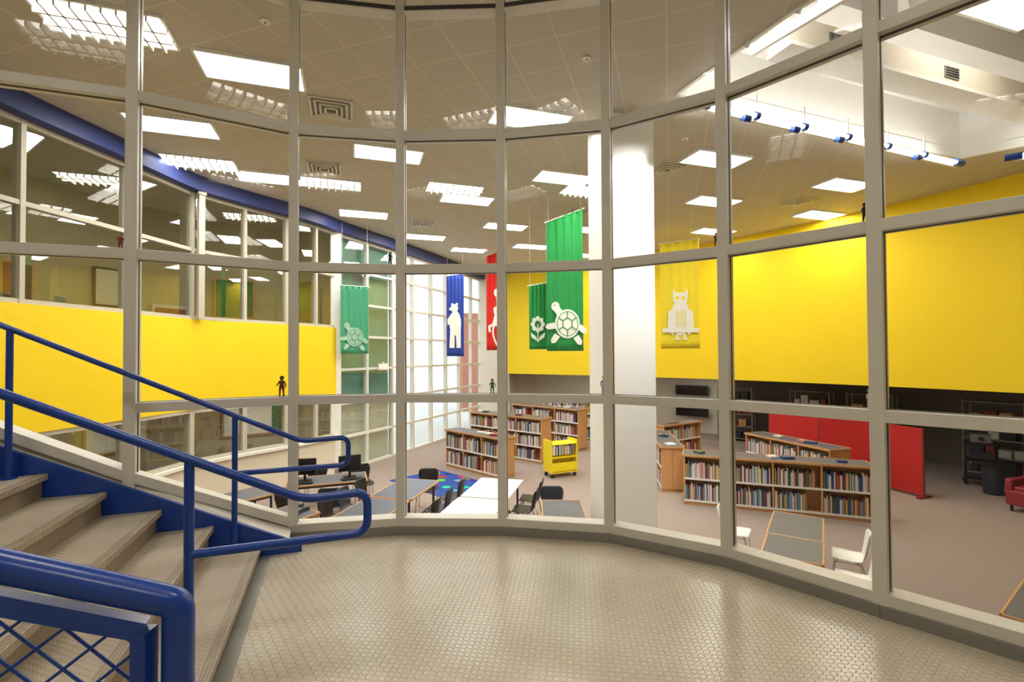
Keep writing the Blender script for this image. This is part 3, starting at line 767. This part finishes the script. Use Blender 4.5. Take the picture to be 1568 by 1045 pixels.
b.box((0, 0, 0.35), (0.76, 0.02, 0.38), M_YCART); b.box((0, -0.2, 0.28), (0.76, 0.02, 0.22), M_YCART)
x = -0.35
while x < 0.3:
    w_ = random.uniform(0.02, 0.045); hh = random.uniform(0.2, 0.27); k.box((x+w_/2, -0.13, 0.57+hh/2+0.03), (w_*0.9, 0.15, hh), random.choice(BOOKS)); x += w_
o = b.obj('book_cart', (1.28, 13.1, LIB), R(25)); k.obj('books', parent=o)

def monitor(x, y, rz):
    b = B(); b.box((0, 0, 0.28), (0.44, 0.05, 0.32), M_BLACK); b.box((0, -0.028, 0.28), (0.4, 0.006, 0.27), M_SCREEN)
    b.tube([(0, 0.02, 0.0), (0, 0.02, 0.15)], 0.025, M_BLACK); b.prism(ellp(0, 0.02, 0.13, 0.09), 0, 0.015, M_BLACK)
    b.box((0, -0.22, 0.012), (0.42, 0.14, 0.02), M_BLACK)
    b.obj('computer_monitor', (x, y, LIB+0.755), rz, bevel=0.004)
monitor(-3.35, 10.05, R(30)); monitor(-4.15, 9.75, R(10))

b = B()
pp = [(7.6, 14.4), (8.1, 12.9), (8.85, 11.95), (9.16, 10.9)]
for i in range(3):
    p, q = pp[i], pp[i+1]
    b.beam((p[0], p[1], 0.80), (q[0], q[1], 0.80), 0.05, 1.4, M_RED)
    for z in (0.08, 1.52): b.beam((p[0], p[1], z), (q[0], q[1], z), 0.06, 0.05, M_RED)
for p in pp:
    b.tube([(p[0], p[1], 0), (p[0], p[1], 1.55)], 0.03, M_REDC); b.box((p[0], p[1], 0.02), (0.4, 0.08, 0.04), M_REDC, R(20))
b.obj('red_partition', (0, 0, LIB))

b = B()
b.box((0, 0, 0.28), (0.8, 0.75, 0.3), M_REDC); b.box((0, -0.04, 0.46), (0.56, 0.62, 0.12), M_REDC)
b.box((0, 0.33, 0.6), (0.8, 0.16, 0.55), M_REDC, R=Matrix.Rotation(-0.15, 3, 'X'))
for s in (-1, 1):
    b.box((s*0.35, -0.02, 0.5), (0.13, 0.7, 0.3), M_REDC)
    for t in (-1, 1): b.tube([(s*0.33, t*0.3, 0), (s*0.33, t*0.3, 0.14)], 0.025, M_BLACK)
b.obj('red_armchair', (10.6, 9.8, LIB), R(-70), bevel=0.03)
b = B()
for z in (0.15, 0.6, 1.0): b.box((0, 0, z), (0.6, 0.45, 0.03), M_BLACK)
for s in (-1, 1):
    for t in (-1, 1):
        b.tube([(s*0.28, t*0.2, 0.08), (s*0.28, t*0.2, 1.05)], 0.018, M_BLACK); b.tube([(s*0.28, t*0.2-.015, 0.05), (s*0.28, t*0.2+.015, 0.05)], 0.05, M_BLACK, 12)
b.box((0, 0, 0.72), (0.42, 0.32, 0.14), M_NAVY); b.box((0, 0, 1.14), (0.36, 0.3, 0.2), M_ALUD); b.tube([(0, -0.15, 1.14), (0, -0.19, 1.14)], 0.05, M_SCREEN)
b.obj('av_cart', (11.5, 12.0, LIB), R(-40))
b = B(); b.tube([(0, 0, 0), (0, 0, 0.6)], [0.17, 0.21], M_NAVY, 20); b.tube([(0, 0, 0.6), (0, 0, 0.63)], 0.22, M_BLACK, 20); b.obj('waste_bin', (11.0, 11.2, LIB))
for zc in (0.2, -0.66):
    b = B(); b.box((0, 0, 0), (1.3, 0.08, 0.40), M_BLACK); b.box((0, -0.045, 0), (1.2, 0.01, 0.32), M_SCREEN); b.box((0, 0.07, 0), (0.3, 0.08, 0.2), M_ALUD)
    b.obj('wall_television', (7.35, 19.95, zc), R(-38))
def steel_shelf(x, y, rz):
    b = B()
    for s in (-1, 1):
        for t in (-1, 1): b.box((s*0.6, t*0.2, 1.0), (0.04, 0.04, 2.0), M_ALUD)
    for z in (0.1, 0.55, 1.0, 1.45, 1.95): b.box((0, 0, z), (1.22, 0.44, 0.03), M_ALUD)
    for z in (0.1, 0.55, 1.0, 1.45):
        xx = -0.5
        while xx < 0.4:
            w_ = random.uniform(0.15, 0.35); hh = random.uniform(0.15, 0.36)
            b.box((xx+w_/2, 0, z+0.016+hh/2), (w_*0.9, 0.32, hh), random.choice([M_WOOD, M_NAVY, M_ALU, M_REDC, M_BLACK])); xx += w_+0.03
    b.obj('storage_shelf', (x, y, LIB), rz)
steel_shelf(10.2, 16.6, R(-52)); steel_shelf(11.2, 15.2, R(-55)); steel_shelf(8.4, 18.3, R(-40)); steel_shelf(12.5, 12.6, R(-65))

# ---------------------------------------------------------------- toy figurines on the rails
def figurine(x, y, z, s, cb, cl, ch, rz, arm):
    e = bpy.data.objects.new('toy_figurine', None); sc.collection.objects.link(e)
    e.location = (x, y, z); e.rotation_euler = (0, 0, rz); e.scale = (s, s, s)
    V_ = [(0, 0, .50), (0, 0, .62), (0, 0, .76), (0, 0, .84), (-.08, 0, .47), (-.09, -.01, .26), (-.1, 0, .03), (-.1, -.06, .02), (.08, 0, .47), (.09, -.01, .26), (.1, 0, .03), (.1, -.06, .02),
          (-.12, 0, .77), (-.2, -.02, .62), (-.2, -.1, .5+arm*.3), (.12, 0, .77), (.2, -.02, .62), (.22, -.08, .5)]
    E = [(0, 1), (1, 2), (2, 3), (0, 4), (4, 5), (5, 6), (6, 7), (0, 8), (8, 9), (9, 10), (10, 11), (2, 12), (12, 13), (13, 14), (2, 15), (15, 16), (16, 17)]
    rr = [.11, .1, .12, .055, .085, .06, .05, .04, .085, .06, .05, .04, .06, .045, .035, .06, .045, .035]
    me = bpy.data.meshes.new('body'); me.from_pydata(V_, E, []); o = bpy.data.objects.new('body', me); sc.collection.objects.link(o); o.parent = e
    o.modifiers.new('skin', 'SKIN')
    for i, r in enumerate(rr): me.skin_vertices[0].data[i].radius = (r, r*0.85)
    me.skin_vertices[0].data[0].use_root = True
    o.modifiers.new('sub', 'SUBSURF').levels = 1
    me.materials.append(cb)
    b = B(); b.ell((0, 0, .94), (.095, .1, .11), ch); b.ell((0, .025, .99), (.11, .11, .09), cl)
    b.ell((0, -.1, .93), (.014, .018, .018), ch, 6, 4)
    for q in (-1, 1): b.ell((q*.035, -.092, .955), (.014, .012, .014), M_BLACK, 6, 4); b.ell((q*.21, -.1, .5 if q > 0 else .5+arm*.3), (.035, .035, .04), ch, 8, 5); b.ell((q*.1, -.05, .02), (.05, .085, .03), cl, 8, 5)
    b.tube([(0, 0, .52), (0, 0, .55)], .118, cl, 12)
    b.obj('head', parent=e)
M_SKIN = mat('toy_skin', (222, 170, 130), 0.4); M_BROWN = mat('toy_brown', (120, 72, 46), 0.5); M_LBLUE = mat('toy_blue', (90, 140, 210), 0.4); M_TGREEN = mat('toy_green', (70, 140, 70), 0.4)
def on_rail(i, t, row):
    p = Vector(CW[i]).lerp(Vector(CW[i+1]), t); return p.x, p.y, ROWS[row]+0.04
for (i, t, row), s, cb, cl, ch, arm in [((3, 0.93, 1), .17, M_BROWN, M_BLACK, M_BROWN, .3), ((6, 0.95, 1), .16, M_LBLUE, M_LBLUE, M_SKIN, 0), ((5, 0.9, 1), .13, M_TGREEN, M_BROWN, M_SKIN, .5),
        ((8, 0.93, 1), .12, M_ALU, M_LBLUE, M_SKIN, 0), ((4, 0.9, 2), .11, M_BLACK, M_BLACK, M_BROWN, .4), ((7, 0.92, 2), .11, M_REDC, M_BLACK, M_SKIN, .3),
        ((8, 0.92, 2), .12, M_BLACK, M_BLACK, M_BROWN, 0), ((2, 0.95, 2), .11, M_REDC, M_BROWN, M_SKIN, .2)]:
    x, y, z = on_rail(i, t, row); figurine(x, y-0.035, z-0.001, s, cb, cl, ch, 0.1, arm)

# ---------------------------------------------------------------- world, camera
w = bpy.data.worlds.new('world'); sc.world = w; w.use_nodes = True
bg = w.node_tree.nodes['Background']; bg.inputs[0].default_value = (0.90, 0.95, 1.0, 1); bg.inputs[1].default_value = 2.0
cam = bpy.data.cameras.new('camera'); co = bpy.data.objects.new('camera', cam); sc.collection.objects.link(co)
cam.sensor_width = 36; cam.lens = 745/1568*36; cam.shift_y = 0.005; cam.clip_start = 0.05
co.matrix_world = Matrix.Translation((0, 0, 1.7)) @ Matrix.Rotation(math.radians(91.0), 4, 'X') @ Matrix.Rotation(math.radians(-0.3), 4, 'Z')
sc.camera = co
